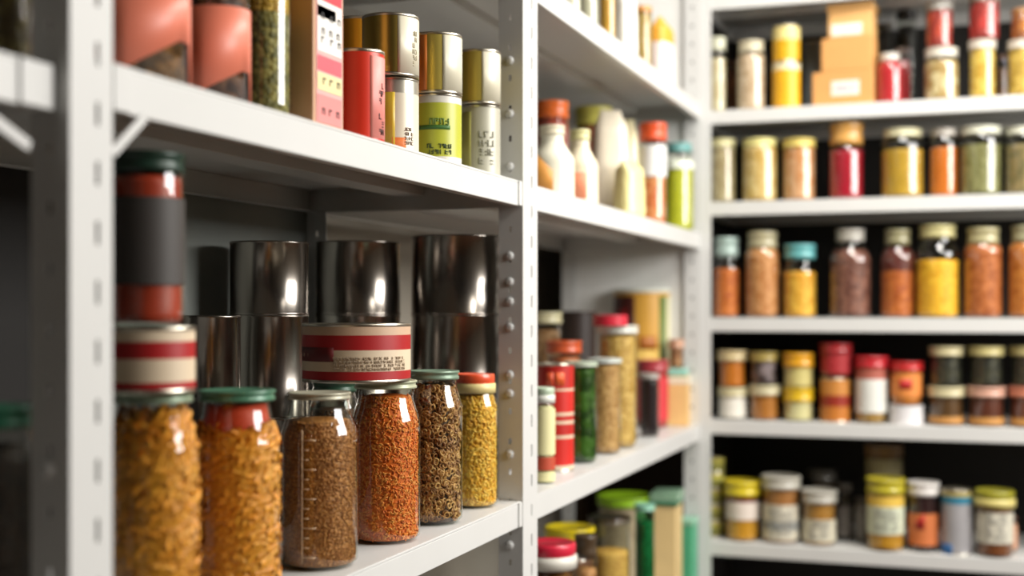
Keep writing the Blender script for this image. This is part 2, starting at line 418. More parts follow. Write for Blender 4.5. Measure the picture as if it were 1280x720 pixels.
def can(loc, r, h, label, bands, group=None, name='tin_can', cat='can', rim=TIN, glyph=None, seg=48, ribs=False, pull=False, seed_=0, patches=None, lid=None):
    """bands: list of (z0, z1, material) in fractions; glyph: (angle, width, ztop, height, rows, material)"""
    x, y, z = loc; rnd = random.Random(int(x*7177+y*331)+seed_); t = thing(name, label, cat, loc, group, math.atan2(-y, -x))
    e = .0022
    body = [(0, .0012), (r*.93, .0012), (r*.94, 0), (r+.0006, 0), (r+.0008, e), (r, e*1.4)]
    if ribs:
        n = 34
        for k in range(n+1):
            u = k/n; body.append((r - (.0009*(.5-.5*math.cos(u*math.pi*2*9)) if .2 < u < .8 else 0), e*1.4+(h-2.8*e)*u))
    body += [(r, h-e*1.4), (r+.0008, h-e), (r+.0006, h), (r*.96, h), (r*.94, h-.0022), (r*.7, h-.0022), (r*.68, h-.0028), (0, h-.0028)]
    MB().lathe(body, rim, seg).build('can_body', t)
    if bands:
        pm = MB()
        for (a, b, m) in bands:
            pm.lathe([(r+.0004, e*1.5+(h-3*e)*a), (r+.0004, e*1.5+(h-3*e)*b)], m, seg)
        for q in (patches or []): pm.arc(r+.0005, q[0], q[1], q[2]*h, q[3]*h, q[4], None, .0003)
        if glyph:
            for gl in (glyph if isinstance(glyph, list) else [glyph]): pm.glyphs(r+.0006, *gl, rnd)
        pm.build('paper_label', t)
    if lid:
        MB().lathe([(r*.9, h-.004), (r*1.03, h-.004), (r*1.03, h+.003), (r*.98, h+.0045), (0, h+.0045)], M(lid, .4), seg).build('lid', t)
    return t
def pouch(loc, wx, d, h, label, mat, rz, band=None, name='food_pouch', cat='pouch', group=None, top=.35, seed_=0, neckz=.8, cap=None):
    """soft bag: full at the base, gathered and flattened towards the top"""
    t = thing(name, label, cat, loc, group, rz); rnd = random.Random(seed_)
    n, seg = 22, 44; mb = MB(); mi = mb.m(mat); rows = []
    b2 = mb.m(band[2]) if band else None
    for k in range(n+1):
        u = k/n
        if u < neckz: s = 1 - .10*(u/neckz)**3; q = 1 - .12*(u/neckz)**2
        else:
            v = (u-neckz)/(1-neckz); v = v*v*(3-2*v); s = .9 + (top-.9)*v; q = .88 + (.12-.88)*v
        e = min(1, u/.06); e = .82+.18*math.sqrt(max(0, 1-(1-e)**2))
        rows.append(len(mb.v))
        for i in range(seg):
            a = 2*math.pi*i/seg; c, sn = math.cos(a), math.sin(a)
            px = math.copysign(abs(c)**.65, c)*wx/2*s*e; py = math.copysign(abs(sn)**.65, sn)*d/2*q*e
            wv = 1 + .035*noise.noise(Vector((c*2.2+seed_, sn*2.2, u*5))) + .02*noise.noise(Vector((c*6, sn*6+seed_, u*13)))
            mb.v.append((px*wv, py*wv, h*u))
    for k in range(n):
        for i in range(seg):
            j = (i+1) % seg; u = (k+.5)/n
            mb.face([rows[k]+i, rows[k]+j, rows[k+1]+j, rows[k+1]+i], b2 if band and band[0] < u < band[1] else mi, True)
    mb.face([rows[0]+i for i in range(seg)][::-1], mi); mb.face([rows[-1]+i for i in range(seg)], mi)
    mb.build('bag', t)
    if cap:
        MB().tube([(0, 0, h-.004), (0, 0, h+cap[1])], [cap[0], cap[0]*.95], M(cap[2], .4), 20).build('cap', t)
    return t

def PL(cx, wpx, ytop, sb, base):
    X, Y, Z = row_left(cx, sb); return (X, Y, base), wpx/2*Z/F, height(ytop, Z) - base
def PE(cx, wpx, ytop, sb, base):
    X, Y, Z = row_end(cx, sb); return (X, Y, base), wpx/2*Z/F, height(ytop, Z) - base

# ================================================================== low shelf of the middle unit
S = EZ-.251
PASTA = [M('#e69e2c', .5, 0, .1), M('#e29628', .5, 0, .1), M('#d88c22', .5, 0, .1)]
GREENLID = M('#4c7d62', .35, .1, .08, 20, 0, .4); PALEGREENLID = M('#93a58a', .35, .2, .08, 20, 0, .3)
pen = dict(shape=penne(), size=.0026, count=3000, mats=PASTA, ang=.5, jit=.25, inset=.2)
G1 = 'tall pasta and grain jars along the low shelf'
loc, r, h = PL(192, 112, 489, .052, S)
j1 = jar(loc, r, h, 'tall jar of pale yellow pasta under a striped can, right beside the near post', M('#d08f28', .6), neck=.76, sh=(.72, .93), lidh=.035, fill=.90, lidmat=PALEGREENLID, lid_r=1.1, group=G1, pieces=pen)
J1 = (loc, r, h)
loc, r, h = PL(296, 108, 487, .050, S)
jar(loc, r, h, 'tall jar of yellow pasta and red sauce with a bare green lid', M('#d08f28', .6), neck=.74, sh=(.72, .93), lidh=.04, fill=.93, lidmat=GREENLID, group=G1, pieces={**pen, 'ztop': .80}, lid_r=1.16,
    topfood=(.79, M('#c8401c', .5, 0, .2, 40)))
loc, r, h = PL(399, 97, 490, .052, S)
sd = [M('#b5783a', .6, 0, .1), M('#c48a48', .6), M('#a0652c', .6)]
jar(loc, r, h, 'tall jar of fine brown grain with moulded measuring marks', FOOD('#9a642c', '#c08444', 420, .5), neck=.76, sh=(.74, .93), lidh=.03, fill=.84, lidmat=M('#b5b29c', .35, .3, .08), group=G1,
    pieces=dict(shape=seed(), size=.0011, count=5500, mats=sd, inset=.3), lid_r=1.03)
J3 = (loc, r, h)
# the moulded scale on that jar's glass
gm = MB()
for k in range(13):
    gm.arc(r+.0002, -.42, -.42+(.16 if k % 3 else .34), h*(.08+.055*k), h*(.08+.055*k)+.0009, M('#d8b894', .3), None, .0006)
gm.arc(r+.0002, -.44, -.42, h*.05, h*.80, M('#d8b894', .3), 1, .0006)
gm.build('measuring_scale', [o for o in sc.objects if o.get('label', '').startswith('tall jar of fine brown')][0])
loc, r, h = PL(482, 87, 475, .050, S)
oc = [M('#e47a1e', .5, 0, .1), M('#ee8f34', .5, 0, .1), M('#d86a18', .5, 0, .1), M('#e8983e', .5)]
jar(loc, r, h, 'tall jar of orange twisted pasta holding up the striped can', M('#dc6c14', .6), neck=.78, sh=(.72, .92), lidh=.04, fill=.90, lidmat=M('#b9bda0', .35, .2, .08), lid_r=1.12, group=G1,
    pieces=dict(shape=macaroni(), size=.0011, count=5000, mats=oc, jit=1.2))
J4 = (loc, r, h)
loc, r, h = PL(542, 73, 463, .046, S)
rc = [M('#a0703c', .5, 0, .15), M('#b58648', .5), M('#845a30', .5), M('#c89e60', .5)]
jar(loc, r, h, 'tall jar of little brown ring pasta with a dull green lid', M('#3c240e', .7), neck=.76, sh=(.74, .93), lidh=.045, fill=.90, lidmat=M('#7d937e', .35, .2, .08), lid_r=1.12, group=G1,
    pieces=dict(shape=pieces_rings(None, None, 0, 0, None, None, 0, 0), size=.0029, count=1700, mats=rc, jit=.7))
loc, r, h = PL(593, 60, 467, .046, S)
yc = [M('#f0bc3a', .5, 0, .08), M('#f6cc5a', .5, 0, .08), M('#e8ac30', .5)]
jar(loc, r, h, 'tall jar of yellow macaroni with an orange-red screw lid', M('#f0b636', .6), lid='#e0552e', lid2='#e2cf8e', neck=.78, sh=(.74, .90), lidh=.115, fill=.84, group=G1,
    pieces=dict(shape=macaroni(), size=.0016, count=3000, mats=yc, jit=1.0))
# jar behind, only its lid and neck show
loc, r, h = PL(418, 62, 476, .150, S)
jar(loc, r, h, 'jar with a dark green lid standing behind the brown grain jar', FOOD('#3a2412', '#5a3a1c', 300), neck=.8, sh=(.8, .93), lidh=.06, fill=.8, lidmat=M('#2c4a38', .35, .1))
# left bay jar
loc, r, h = PL(-2, 96, 507, .060, S)
jar(loc, r, h, 'dark jar with a green lid at the left edge, left of the near post', FOOD('#140a06', '#2c1a0e', 200), neck=.85, sh=(.8, .93), lidh=.06, fill=.85, lidmat=M('#2f6a50', .35, .1, .08))

# red and cream striped cans resting on jar lids
RED = M('#a81a1c', .45, 0, .08); CREAM = M('#d9c5a8', .5, 0, .05); DKRED = M('#5e1010', .5)
SB = [(0, .13, RED), (.13, .20, CREAM), (.20, .60, CREAM), (.60, .87, RED), (.87, 1, CREAM)]
loc, r, h = J4; cz = loc[2]+h
X, Y, Z = row_left(450, .070); rr = 67*Z/F*1.0; hh = .066
X, Y = X-.004, Y
can((X, Y, cz), rr, height(404, Z)-cz, 'low wide red and cream striped can set on top of the orange pasta jar', [(0, .16, RED), (.16, .56, CREAM), (.56, .84, RED), (.84, 1, M('#c9a98c', .5))], group='striped cans stood on jar lids',
    glyph=[(.28, 1.5, .0245+.003, .015, 4, M('#b39e84', .6))], patches=[(-1.45, -.42, .36, .60, DKRED), (-1.4, -1.05, .44, .50, CREAM)])
loc, r, h = J1; cz = loc[2]+h
X, Y, Z = row_left(187, .052)
hcan = height(408, Z)-cz
can((X, Y, cz), 55*Z/F, hcan, 'low red and cream striped can on the jar beside the near post', [(0, .12, RED), (.12, .52, CREAM), (.52, .82, RED), (.82, 1, CREAM)], group='striped cans stood on jar lids')
cz2 = cz+hcan
X, Y, Z = row_left(183, .052)
jar((X, Y, cz2), 46*Z/F, height(193, Z)-cz2, 'jar of red sauce with a black label, topmost of the stack beside the near post', M('#a8381e', .4, 0, .3, 60), neck=.93, sh=(.84, .95), lidh=.09, fill=.86,
    lidmat=M('#20382c', .35, .1), paper=[(.24, .74, '#3c3733')], lid_r=1.06)
X, Y, Z = row_left(20, .075)

# steel cans in stacks at the rear
GS = 'plain steel cans stacked at the rear of the low shelf'
zs = height(393, row_left(572, .106)[2])
def steel(cx, wpx, ytop, X0, top, words):
    Y = -X0/math.tan(YAW+math.atan((640-cx)/F)); Z = -X0*math.sin(YAW)+Y*math.cos(YAW); r = wpx/2*Z/F
    hb = (zs-S)/2
    for k in range(2):
        can((X0, Y, S+hb*k), r, hb, ('bottom' if k == 0 else 'middle' if top else 'upper') + ' plain steel can of the stack ' + words, None, group=GS, rim=STEEL, ribs=False)
    if top: can((X0, Y, zs), r, height(ytop, Z)-zs, 'topmost plain steel can of the stack '+words, None, group=GS, rim=STEEL)
steel(262, 76, 0, -.79, False, 'behind the green-lidded pasta jar')
steel(337, 97, 303, -.80, True, 'farthest left below the upper shelf')
steel(448, 104, 303, -.78, True, 'behind the striped can')
steel(572, 116, 296, -.656, True, 'nearest the riveted post')

# ================================================================== upper shelf of the middle unit
U = EZ+.170
for cx, wd, hz, lab, f1, cut in ((176, 118, .20, 'tall clear canister in a salmon wrap, directly beside the near post', FOOD('#5a3c1a', '#9a6a34', 120), .03),
                            (268, 86, .20, 'tall clear canister in a salmon wrap, beside the jar of green-brown herbs', FOOD('#3a1a14', '#7a5038', 110), .02)):
    X, Y, Z = row_left(cx, .055 if cx < 200 else .048); r = wd/2*Z/F
    t = thing('storage_canister', lab, 'canister', (X, Y, U), 'salmon-wrapped canisters on the upper shelf', math.atan2(-Y, -X))
    MB().lathe([(0, .0005), (r, .0005), (r, hz), (r*.9, hz+.01)], CLEAR, 48).build('clear_wall', t)
    MB().lathe([(0, .002), (r-.003, .002), (r-.003, hz*.95), (0, hz*.97)], f1, 40, wob=.02).build('contents', t)
    MB().lathe([(r*1.03, hz-.004), (r*1.05, hz-.004), (r*1.05, hz+.014), (0, hz+.014)], M('#7a6a4a', .4), 40).build('lid', t)
    sal = M('#de7c62', .45, 0, .12, 14)
    zc = .038 if cx < 200 else .031
    MB().arc(r+.0006, -1.9, 1.9, lambda tt: (.010+(zc-.012)*max(0, min(1, (tt-.40)/.32)) if tt < .84 else .004), lambda tt: .076+.003*math.sin(tt*9) if cx < 200 else .079+.004*tt, sal, 40, .0006).build('paper_wrap', t)
X, Y, Z = row_left(331, .045); r = 33*Z/F
jar((X, Y, U), r, .20, 'tall round jar of green-brown herbs below yellow spice', FOOD('#5c5824', '#968c4a', 200, .7, .6, '#726c34'), lid='#b8a060', neck=.9, sh=(.9, .98), fill=.93, topfood=(.46, FOOD('#a8801a', '#d0a838', 260)), cat='jar')
# printed carton
X, Y, Z = row_left(396, .010)
t = thing('printed_carton', 'tall tan and pink carton with stickers, left of the red can', 'carton', (X-.0335, Y+.030, U))
MB().box(-.030, .030, -.030, .030, 0, .21, M('#d8ac88', .6, 0, .08, 14)).build('carton_body', t, bevel=.0015)
rnd = random.Random(5); mb = MB(); ink = M('#7a5a48', .6)
for k in range(34):
    z = .006+k*.0058
    mb.box(-.012, -.012+rnd.choice((.012, .016, .02)), -.0306, -.0302, z, z+.0016, ink)
mb.box(.0305-.001, .0308, -.026, .026, .004, .19, M('#e2aaa4', .5, 0, .1, 20))
STK = [('#d8404a', .118, .134), ('#e9e4dc', .070, .117), ('#e5d24c', .102, .112), ('#e7d7a0', .034, .050), ('#d8606a', .052, .066), ('#f0ece2', .136, .165), ('#de8a86', .004, .03)]
for c, a, b in STK: mb.box(.0308, .0312, -.024, .024-(.012 if c == '#e5d24c' else 0), a, b, M(c, .5, 0, .06))
for z in (.012, .040, .078, .086, .10, .148):
    for y in (-.016, .0, .014):
        q = y + rnd.uniform(-.002, .002)
        mb.box(.0312, .0315, q, q+.0016, z, z+.006, INK); mb.box(.0312, .0315, q, q+.006, z+.0045, z+.006, INK)
        if rnd.random() < .7: mb.box(.0312, .0315, q+.0045, q+.006, z, z+.0045, INK)
mb.build('stickers', t)
# cans
GC = 'small printed cans on the upper shelf'
GLD = GOLD; OLV = M('#b5a04a', .35, .3, .15, 12, 0, 0, (9, 9, .3)); CRM = M('#d9d3bc', .4, .1, .05)
def UC(cx, wpx, y0, y1, sb, label, bands, **k):
    X, Y, Z = row_left(cx, sb); z0 = U if y1 is None else y1; return can((X, Y, z0), wpx/2*Z/F, height(y0, Z)-z0, label, bands, group=GC, **k), height(y0, Z)
REDC = M('#d0341f', .35, .1, .08)
UC(449, 62, 66, None, .042, 'bright red can with black lettering down its side, next to the stickered carton', [(0, 1, REDC)], glyph=[(.95, .5, .063, .055, 7, M('#3a1414', .5))], patches=[(.45, 1.5, .06, .93, M('#e08a80', .5))], rim=TIN)
_, zt = UC(447, 50, 100, None, .125, 'lower amber can standing behind the red can', [(0, 1, M('#c07a1c', .35, .3))])
X, Y, Z = row_left(447, .125)
can((X, Y, zt), 25*Z/F, height(25, Z)-zt, 'amber gold can on top behind the red can', [(0, 1, M('#d08a1e', .3, .5, .1, 10, 0, 0, (9, 9, .3)))], group=GC)
_, zt = UC(492, 62, 101, None, .050, 'yellow and white can at the bottom of the pair right of the red can', [(0, .82, CRM), (.82, 1, M('#b8b4a4', .3, .6))], patches=[(-1.3, .05, .10, .80, M('#d0b23a', .4)), (-.2, .5, .04, .22, M('#dd7a3a', .5))], glyph=[(.6, .5, .03, .02, 4, M('#9a8a7a', .6))])
UC(488, 70, 23, zt, .050, 'gold can with a blank pale side stacked on the yellow and white can', [(0, 1, GLD)], patches=[(.25, 1.5, .04, .95, CRM)], glyph=[(.95, .3, .05, .04, 6, M('#a59a7c', .6))])
_, zt = UC(546, 61, 121, None, .048, 'lime green can with dark printing at the bottom of the middle pair', [(0, .10, M('#d8d4c8', .4)), (.10, .9, M('#b5b83a', .4, 0, .06)), (.9, 1, M('#d8d4c8', .4))],
   glyph=[(.05, .9, .056, .010, 1, M('#5a7a2c', .6)), (.05, 1.1, .026, .014, 2, M('#1e3a1a', .6))], patches=[(-.8, .55, .50, .56, M('#3c6a2c', .5))])
UC(545, 64, 46, zt, .048, 'gold and orange can stacked on the lime green can', [(0, 1, OLV)], patches=[(.25, 1.5, .04, .95, CRM), (-.75, -.35, .04, .95, M('#c8702c', .4, .2))])
_, zt = UC(600, 50, 134, None, .042, 'grey-white can with faint lines at the bottom of the pair beside the post', [(0, 1, M('#b9b6a4', .4, .1, .08))], glyph=[(.2, 1.0, .058, .045, 4, M('#8a8878', .6))], patches=[(-1.5, -.45, .03, .9, M('#a8a45a', .4))])
UC(598, 54, 66, zt, .042, 'pale gold can stacked on the grey-white can beside the post', [(0, 1, OLV)], patches=[(.15, 1.5, .04, .95, CRM)])
# left bay top-left jar
X, Y, Z = row_left(8, .06)
jar((X, Y, EZ+.160), 32*Z/F, .19, 'tall jar of olive-brown spice at the upper left corner, left of the near post', FOOD('#4a3a1a', '#7a6a34', 160), lid='#6a5a34', neck=.9, sh=(.88, .97), fill=.9)

# ================================================================== far unit, middle shelf
G3 = 'jars and pouches on the far unit\'s middle shelf'
loc, r, h = PL(690, 44, 128, .15, U)
jar(loc, r, h, 'tall red-filled jar with an orange lid behind the white jug', FOOD('#8a2a1a', '#b04a30', 120), lid='#e06a24', neck=.86, sh=(.78, .86), lidh=.12, fill=.85, group=G3)
CR = M('#e6dfc0', .35, 0, .05, 15, 0, .3)
loc, r, h = PL(690, 56, 158, .06, U)
t = jar(loc, r, h, 'milky white jug with an orange patch right beside the riveted post', CR, lid='#e3d9bc', neck=.52, sh=(.52, .82), lidh=.10, fill=.9, group=G3, cat='bottle', name='bottle', glass=M('#eee9d2', .25, 0, .04))
MB().arc(r+.0008, -1.1, .05, .008, lambda tt: h*.62-h*.35*abs(tt-.3), M('#cf8f3e', .5, 0, .2, 60), 14).build('paper_label', t)
loc, r, h = PL(725, 46, 163, .045, U)
t = jar(loc, r, h, 'cream bottle with a narrow neck and a salmon patch', M('#e2d3b0', .35, 0, .05), lid='#d9d39a', neck=.5, sh=(.5, .8), lidh=.11, fill=.9, group=G3, cat='bottle', name='bottle', glass=M('#ecdfc2', .25, 0, .04))
MB().arc(r+.0008, -.6, .35, h*.08, h*.42, M('#dd8a68', .5)).build('paper_label', t)
loc, r, h = PL(742, 46, 135, .15, U)
jar(loc, r, h, 'red-brown jar with a yellow-green lid behind the cream pouches', FOOD('#8a3a1c', '#b0663a', 120), lid='#c6c05a', neck=.9, sh=(.7, .8), lidh=.13, fill=.85, group=G3)
CP = M('#ece2cc', .3, 0, .04, 12, .15, .3); YP = M('#e6dc9a', .35, 0, .05, 12, .1, .3)
X, Y, Z = row_left(763, .085); pouch((X, Y, U), .072, .055, height(138, Z)-U, 'largest cream pouch in the middle of the far unit\'s middle shelf', CP, R(25), top=.55, seed_=3, group=G3)
X, Y, Z = row_left(783, .10); pouch((X, Y, U), .052, .045, height(150, Z)-U, 'pale yellow pouch just right of the largest cream pouch', M('#e9dfb6', .35, 0, .04, 12, .1, .3), R(15), top=.6, seed_=5, group=G3)
X, Y, Z = row_left(787, .036); pouch((X, Y, U), .058, .045, height(200, Z)-U, 'short yellow pouch in front, left of the orange-lidded jar', YP, R(60), top=.6, seed_=8, group=G3)
loc, r, h = PL(816, 34, 155, .050, U)
jar(loc, r, h, 'jar with an orange-red lid, white label and orange contents', FOOD('#cc6a34', '#e09a60', 90, .4), lid='#e2572c', neck=.9, sh=(.80, .86), lidh=.14, fill=.78, paper=[(.48, .78, '#dfe0dd')], group=G3)
loc, r, h = PL(848, 38, 180, .036, U)
jar(loc, r, h, 'teal-lidded jar of lime green preserve at the far end', M('#b5b820', .5, 0, .15, 40), lid='#6ba3a0', neck=.8, sh=(.74, .88), lidh=.08, fill=.80, group=G3, paper=[(.70, .80, '#dfe6d2')])
# far unit, top shelf (cut by the picture's top edge)
T = EZ+.455
G4 = 'goods on the far unit\'s top shelf'
loc, r, h = PL(712, 30, -60, .045, T); jar(loc, r, .14, 'pale jar on the far unit\'s top shelf, farthest left', M('#d9d4c0', .4, 0, .1), fill=.85, group=G4)
loc, r, h = PL(735, 26, -60, .05, T); jar(loc, r, .13, 'greyish cream jar on the far unit\'s top shelf, second from the left', M('#cfcab4', .4, 0, .1), fill=.85, group=G4)
loc, r, h = PL(759, 22, -60, .040, T); jar(loc, r, .14, 'amber-gold jar on the far unit\'s top shelf', M('#cf9a34', .4, 0, .1), fill=.9, neck=.9, sh=(.85, .95), group=G4)
X, Y, Z = row_left(781, .045); pouch((X, Y, T), .05, .04, .14, 'white pouch on the far unit\'s top shelf, right of the amber jar', M('#ebe7dc', .35, 0, .03), R(70), seed_=11, group=G4)
loc, r, h = PL(803, 24, -20, .06, T); jar(loc, r, .15, 'olive-brown jar on the far unit\'s top shelf behind the flowered pouch', M('#a88a48', .5, 0, .2), lid='#d2924a', fill=.9, neck=.9, sh=(.85, .95), group=G4)
X, Y, Z = row_left(826, .050)
t = pouch((X, Y, T), .075, .05, height(22, Z)-T, 'white-pink pouch with an orange and yellow top on the far unit\'s top shelf', M('#ecdcd4', .35, 0, .05), R(80), band=(.62, 1, M('#dfa038', .45, 0, .3, 60)), seed_=14, group=G4)

# ================================================================== far unit, low shelf
G5 = 'labelled jars on the far unit\'s low shelf'
loc, r, h = PL(679, 29, 484, .032, S)
jar(loc, r, h, 'short cream jar with a white collar, first right of the riveted post', M('#e6dda8', .5, 0, .1), lid='#b9c9b0', lid2='#e2e2d8', neck=.9, sh=(.8, .86), lidh=.13, fill=.8, paper=[(.14, .28, '#b8482c'), (.30, .78, '#e2dba4'), (.02, .12, '#e2dba4')], group=G5)
loc, r, h = PL(694, 46, 454, .060, S)
t = can(loc, r, h, 'tall red can with cream rings and tomatoes printed on it', [(0, .04, CREAM), (.04, .30, M('#c8281f', .4)), (.30, .33, CREAM), (.33, .44, M('#b8241c', .4)), (.44, .47, CREAM), (.47, .52, M('#b8241c', .4)), (.52, .55, CREAM), (.55, .76, M('#c8281f', .4)), (.76, .78, CREAM), (.78, 1, M('#b8241c', .4))], group=G5,
    patches=[(-.5, -.1, .80, .92, M('#dd5a34', .4)), (.0, .5, .80, .92, M('#e0602c', .4))])
loc, r, h = PL(726, 40, 452, .052, S)
jar(loc, r, h, 'tall straight jar of dark green pickles', FOOD('#24401a', '#4f7034', 70, .6, .4), lid='#b9c6b0', neck=.97, sh=(.9, .97), lidh=.035, fill=.93, group=G5, glass=GLASS('#d8e8c8', '#9fb88a'))
loc, r, h = PL(756, 40, 448, .050, S)
jar(loc, r, h, 'straight jar of tan grain with a thin white lid', FOOD('#a8783c', '#cfa468', 200), lid='#ccd3cb', neck=.97, sh=(.9, .97), lidh=.035, fill=.93, group=G5)
loc, r, h = PL(772, 48, 407, .055, S)
jar(loc, r, h, 'tallest straight jar of pale wheat pasta with a thin white lid', FOOD('#b98e3e', '#ddb768', 160), lid='#d6d6ca', neck=.97, sh=(.9, .97), lidh=.05, fill=.92, group=G5)
TJ = (loc, r, h)
# flat red cap standing on that lid
X, Y, Z = row_left(763, .062)
t = can((X, Y, loc[2]+h), 21*Z/F, height(394, Z)-(loc[2]+h), 'flat red tin resting on the lid of the tall wheat jar', [(0, 1, M('#c8283a', .4))], rim=M('#c8283a', .4), name='flat_tin', cat='tin')
loc, r, h = PL(705, 42, 426, .14, S)
jar(loc, r, h, 'terracotta-lidded jar behind the red tomato can', FOOD('#9a4a20', '#c06a34', 120), lid='#c8552a', neck=.96, sh=(.8, .88), lidh=.09, fill=.85, group=G5)
loc, r, h = PL(682, 38, 390, .20, S)
jar(loc, r, h, 'tan jar with a pale cream lid at the rear beside the riveted post', FOOD('#9a7048', '#bf9468', 120), lid='#c9c49c', neck=.98, sh=(.8, .88), lidh=.07, fill=.86, group=G5)
X, Y, Z = row_left(721, .21)
can((X, Y, S), 24*Z/F, height(389, Z)-S, 'tall dark brown tin at the rear of the far unit\'s low shelf', [(0, 1, M('#2a1d17', .5))], rim=M('#3a2c24', .4, .5))
loc, r, h = PL(812, 24, 467, .045, S)
jar(loc, r, h, 'small jar of blackish purple jam with a pale lid', M('#1c1018', .3, 0, .2), lid='#a9a49c', neck=.95, sh=(.88, .95), lidh=.06, fill=.9, group=G5)
loc, r, h = PL(816, 38, 450, .085, S)
jar(loc, r, h, 'red jar with a dusky red lid carrying the big yellow tin', M('#b8242c', .45, 0, .2, 40), lid='#a8343c', neck=.97, sh=(.88, .95), lidh=.13, fill=.9, group=G5, lid_r=1.02, paper=[(.12, .75, '#c8343a')])
RJ = (loc, r, h)
X, Y, Z = row_left(805, .15); zb = S
loc2, r2, h2 = PL(790, 40, 452, .14, S)
# tall tin behind, only its upper half shows
Xc, Yc, Zc = row_left(803, .135)
loc3 = (Xc, Yc, S); r3 = 35*Zc/F
can(loc3, r3, height(364, Zc)-S, 'big yellow tin with a dark red side and green edge on the far unit', [(0, 1, M('#cf9c3e', .4, 0, .12, 20))], group=G5,
    patches=[(-1.7, -.28, .02, .96, M('#4a1a14', .4)), (-1.1, -.6, .70, .86, M('#b0141c', .4)), (.62, .98, .02, .96, M('#6a7a3c', .4)), (.98, 1.7, .02, .96, M('#cfc9a0', .4)), (-.28, .62, .02, .56, M('#d9b45c', .4)), (-.1, .5, .56, .66, M('#b06a28', .4))], lid='#d9dccd')
# orange carton with teal lid
X, Y, Z = row_left(848, .045)
t = thing('plastic_tub', 'cream and orange tub with a teal lid at the far end of the low shelf', 'tub', (X, Y, S), G5, R(8))
hh = height(470, Z)-S
MB().box(-.024, .024, -.034, .034, 0, hh, M('#dfb878', .45, 0, .12, 20)).build('tub_body', t, bevel=.003)
MB().box(-.0246, .0246, -.0346, .0346, hh-.016, hh-.002, M('#e0d8c0', .4)).build('rim', t, bevel=.001)
MB().box(-.021, .021, -.030, .022, hh, hh+.016, M('#8fc4b4', .4)).build('lid', t, bevel=.004)
Zt = row_left(845, .05)[2]; rr = 9*Zt/F
jar((X-.004, Y-.004, S+hh+.016), rr, height(424, Zt)-(S+hh+.016), 'tiny peach jar standing on the teal lid of the tub', FOOD('#8a5a3a', '#b08058', 120), lid='#c89a7c', neck=.9, sh=(.75, .85), lidh=.25, fill=.75)

# ================================================================== far unit, bottom shelf
V = EZ-.600
G6 = 'containers on the far unit\'s bottom shelf'
loc, r, h = PL(688, 58, 677, .042, V)
jar(loc, r, h, 'amber jar with a raspberry red lid over a white collar', FOOD('#7a4a1c', '#a8702c', 140), lid='#d0243e', lid2='#dcd8cc', neck=.9, sh=(.86, .93), lidh=.12, fill=.8, group=G6, lid_r=1.12)
loc, r, h = PL(712, 62, 658, .115, V)
jar(loc, r, h, 'brown jar with a domed bright yellow lid', FOOD('#5a3420', '#8a5434', 120), lid='#ecd414', neck=.66, sh=(.74, .85), lidh=.11, fill=.76, group=G6, lid_r=1.5)
loc, r, h = PL(732, 30, 668, .055, V)
jar(loc, r, h, 'slim jar of orange-brown powder with a dark lid', FOOD('#b07440', '#cf9a60', 200), lid='#4a3a28', neck=.8, sh=(.78, .9), lidh=.14, fill=.74, group=G6)
loc, r, h = PL(762, 50, 645, .065, V)
jar(loc, r, h, 'wide clear canister half full of yellow rice', FOOD('#c0903a', '#e0b85c', 260), lid='#a89a8c', neck=.97, sh=(.9, .96), lidh=.03, fill=.72, group=G6, lidmat=GLASS('#cfc0b4', '#a89488', 1))
loc, r, h = PL(782, 66, 619, .13, V)
jar(loc, r, h, 'large clear canister with a lime green lid', FOOD('#b5a188', '#cbb89c', 200), lid='#a3d326', neck=.97, sh=(.9, .96), lidh=.07, fill=.9, group=G6, lid_r=1.08)
loc, r, h = PL(806, 24, 630, .035, V)
jar(loc, r, h, 'narrow green glass canister left of the tall cream box', FOOD('#2f7a58', '#4a9a74', 90), lid='#8fc8ae', neck=.97, sh=(.9, .96), lidh=.04, fill=.85, group=G6, glass=GREENGLASS)
X, Y, Z = row_left(834, .045)
t = thing('storage_box', 'tall cream box with a green glass lid', 'box', (X, Y, V), G6, R(4))
hh = height(628, Z)-V
MB().box(-.026, .026, -.045, .045, 0, hh, M('#dcbf86', .5, 0, .08, 30)).build('box_body', t, bevel=.003)
MB().box(-.030, .030, -.049, .049, hh, hh+.007, M('#2f7a58', .3)).box(-.030, .030, -.049, .049, hh+.007, hh+.024, M('#86a88c', .25, 0, .05)).build('lid', t, bevel=.002)
X, Y, Z = row_left(857, .027)
t = thing('storage_box', 'mint green plastic box at the far end of the bottom shelf', 'box', (X, Y, V), G6, 0)
MB().box(-.022, .022, -.028, .028, 0, height(654, Z)-V, M('#4fa880', .35, 0, .08)).build('box_body', t, bevel=.004)
MB().box(-.0235, .0235, -.0295, .0295, height(654, Z)-V, height(647, Z)-V, M('#8fc4a8', .35)).build('lid', t, bevel=.002)

# ================================================================== shelving across the end
E1, E2, E3, E4, E5 = (EZ+v for v in (.439, .238, -.016, -.241, -.508))
def EJ(cx, wd, yt, sb, base, label, food, **k):
    loc, r, h = PE(cx, wd, yt, sb, base); jar(loc, r, h, label, food, seg=28, **k); return loc[2]+h
def EC(cx, wd, yt, sb, base, label, bands, **k):
    loc, r, h = PE(cx, wd, yt, sb, base); can(loc, r, h, label, bands, seg=28, **k); return loc[2]+h
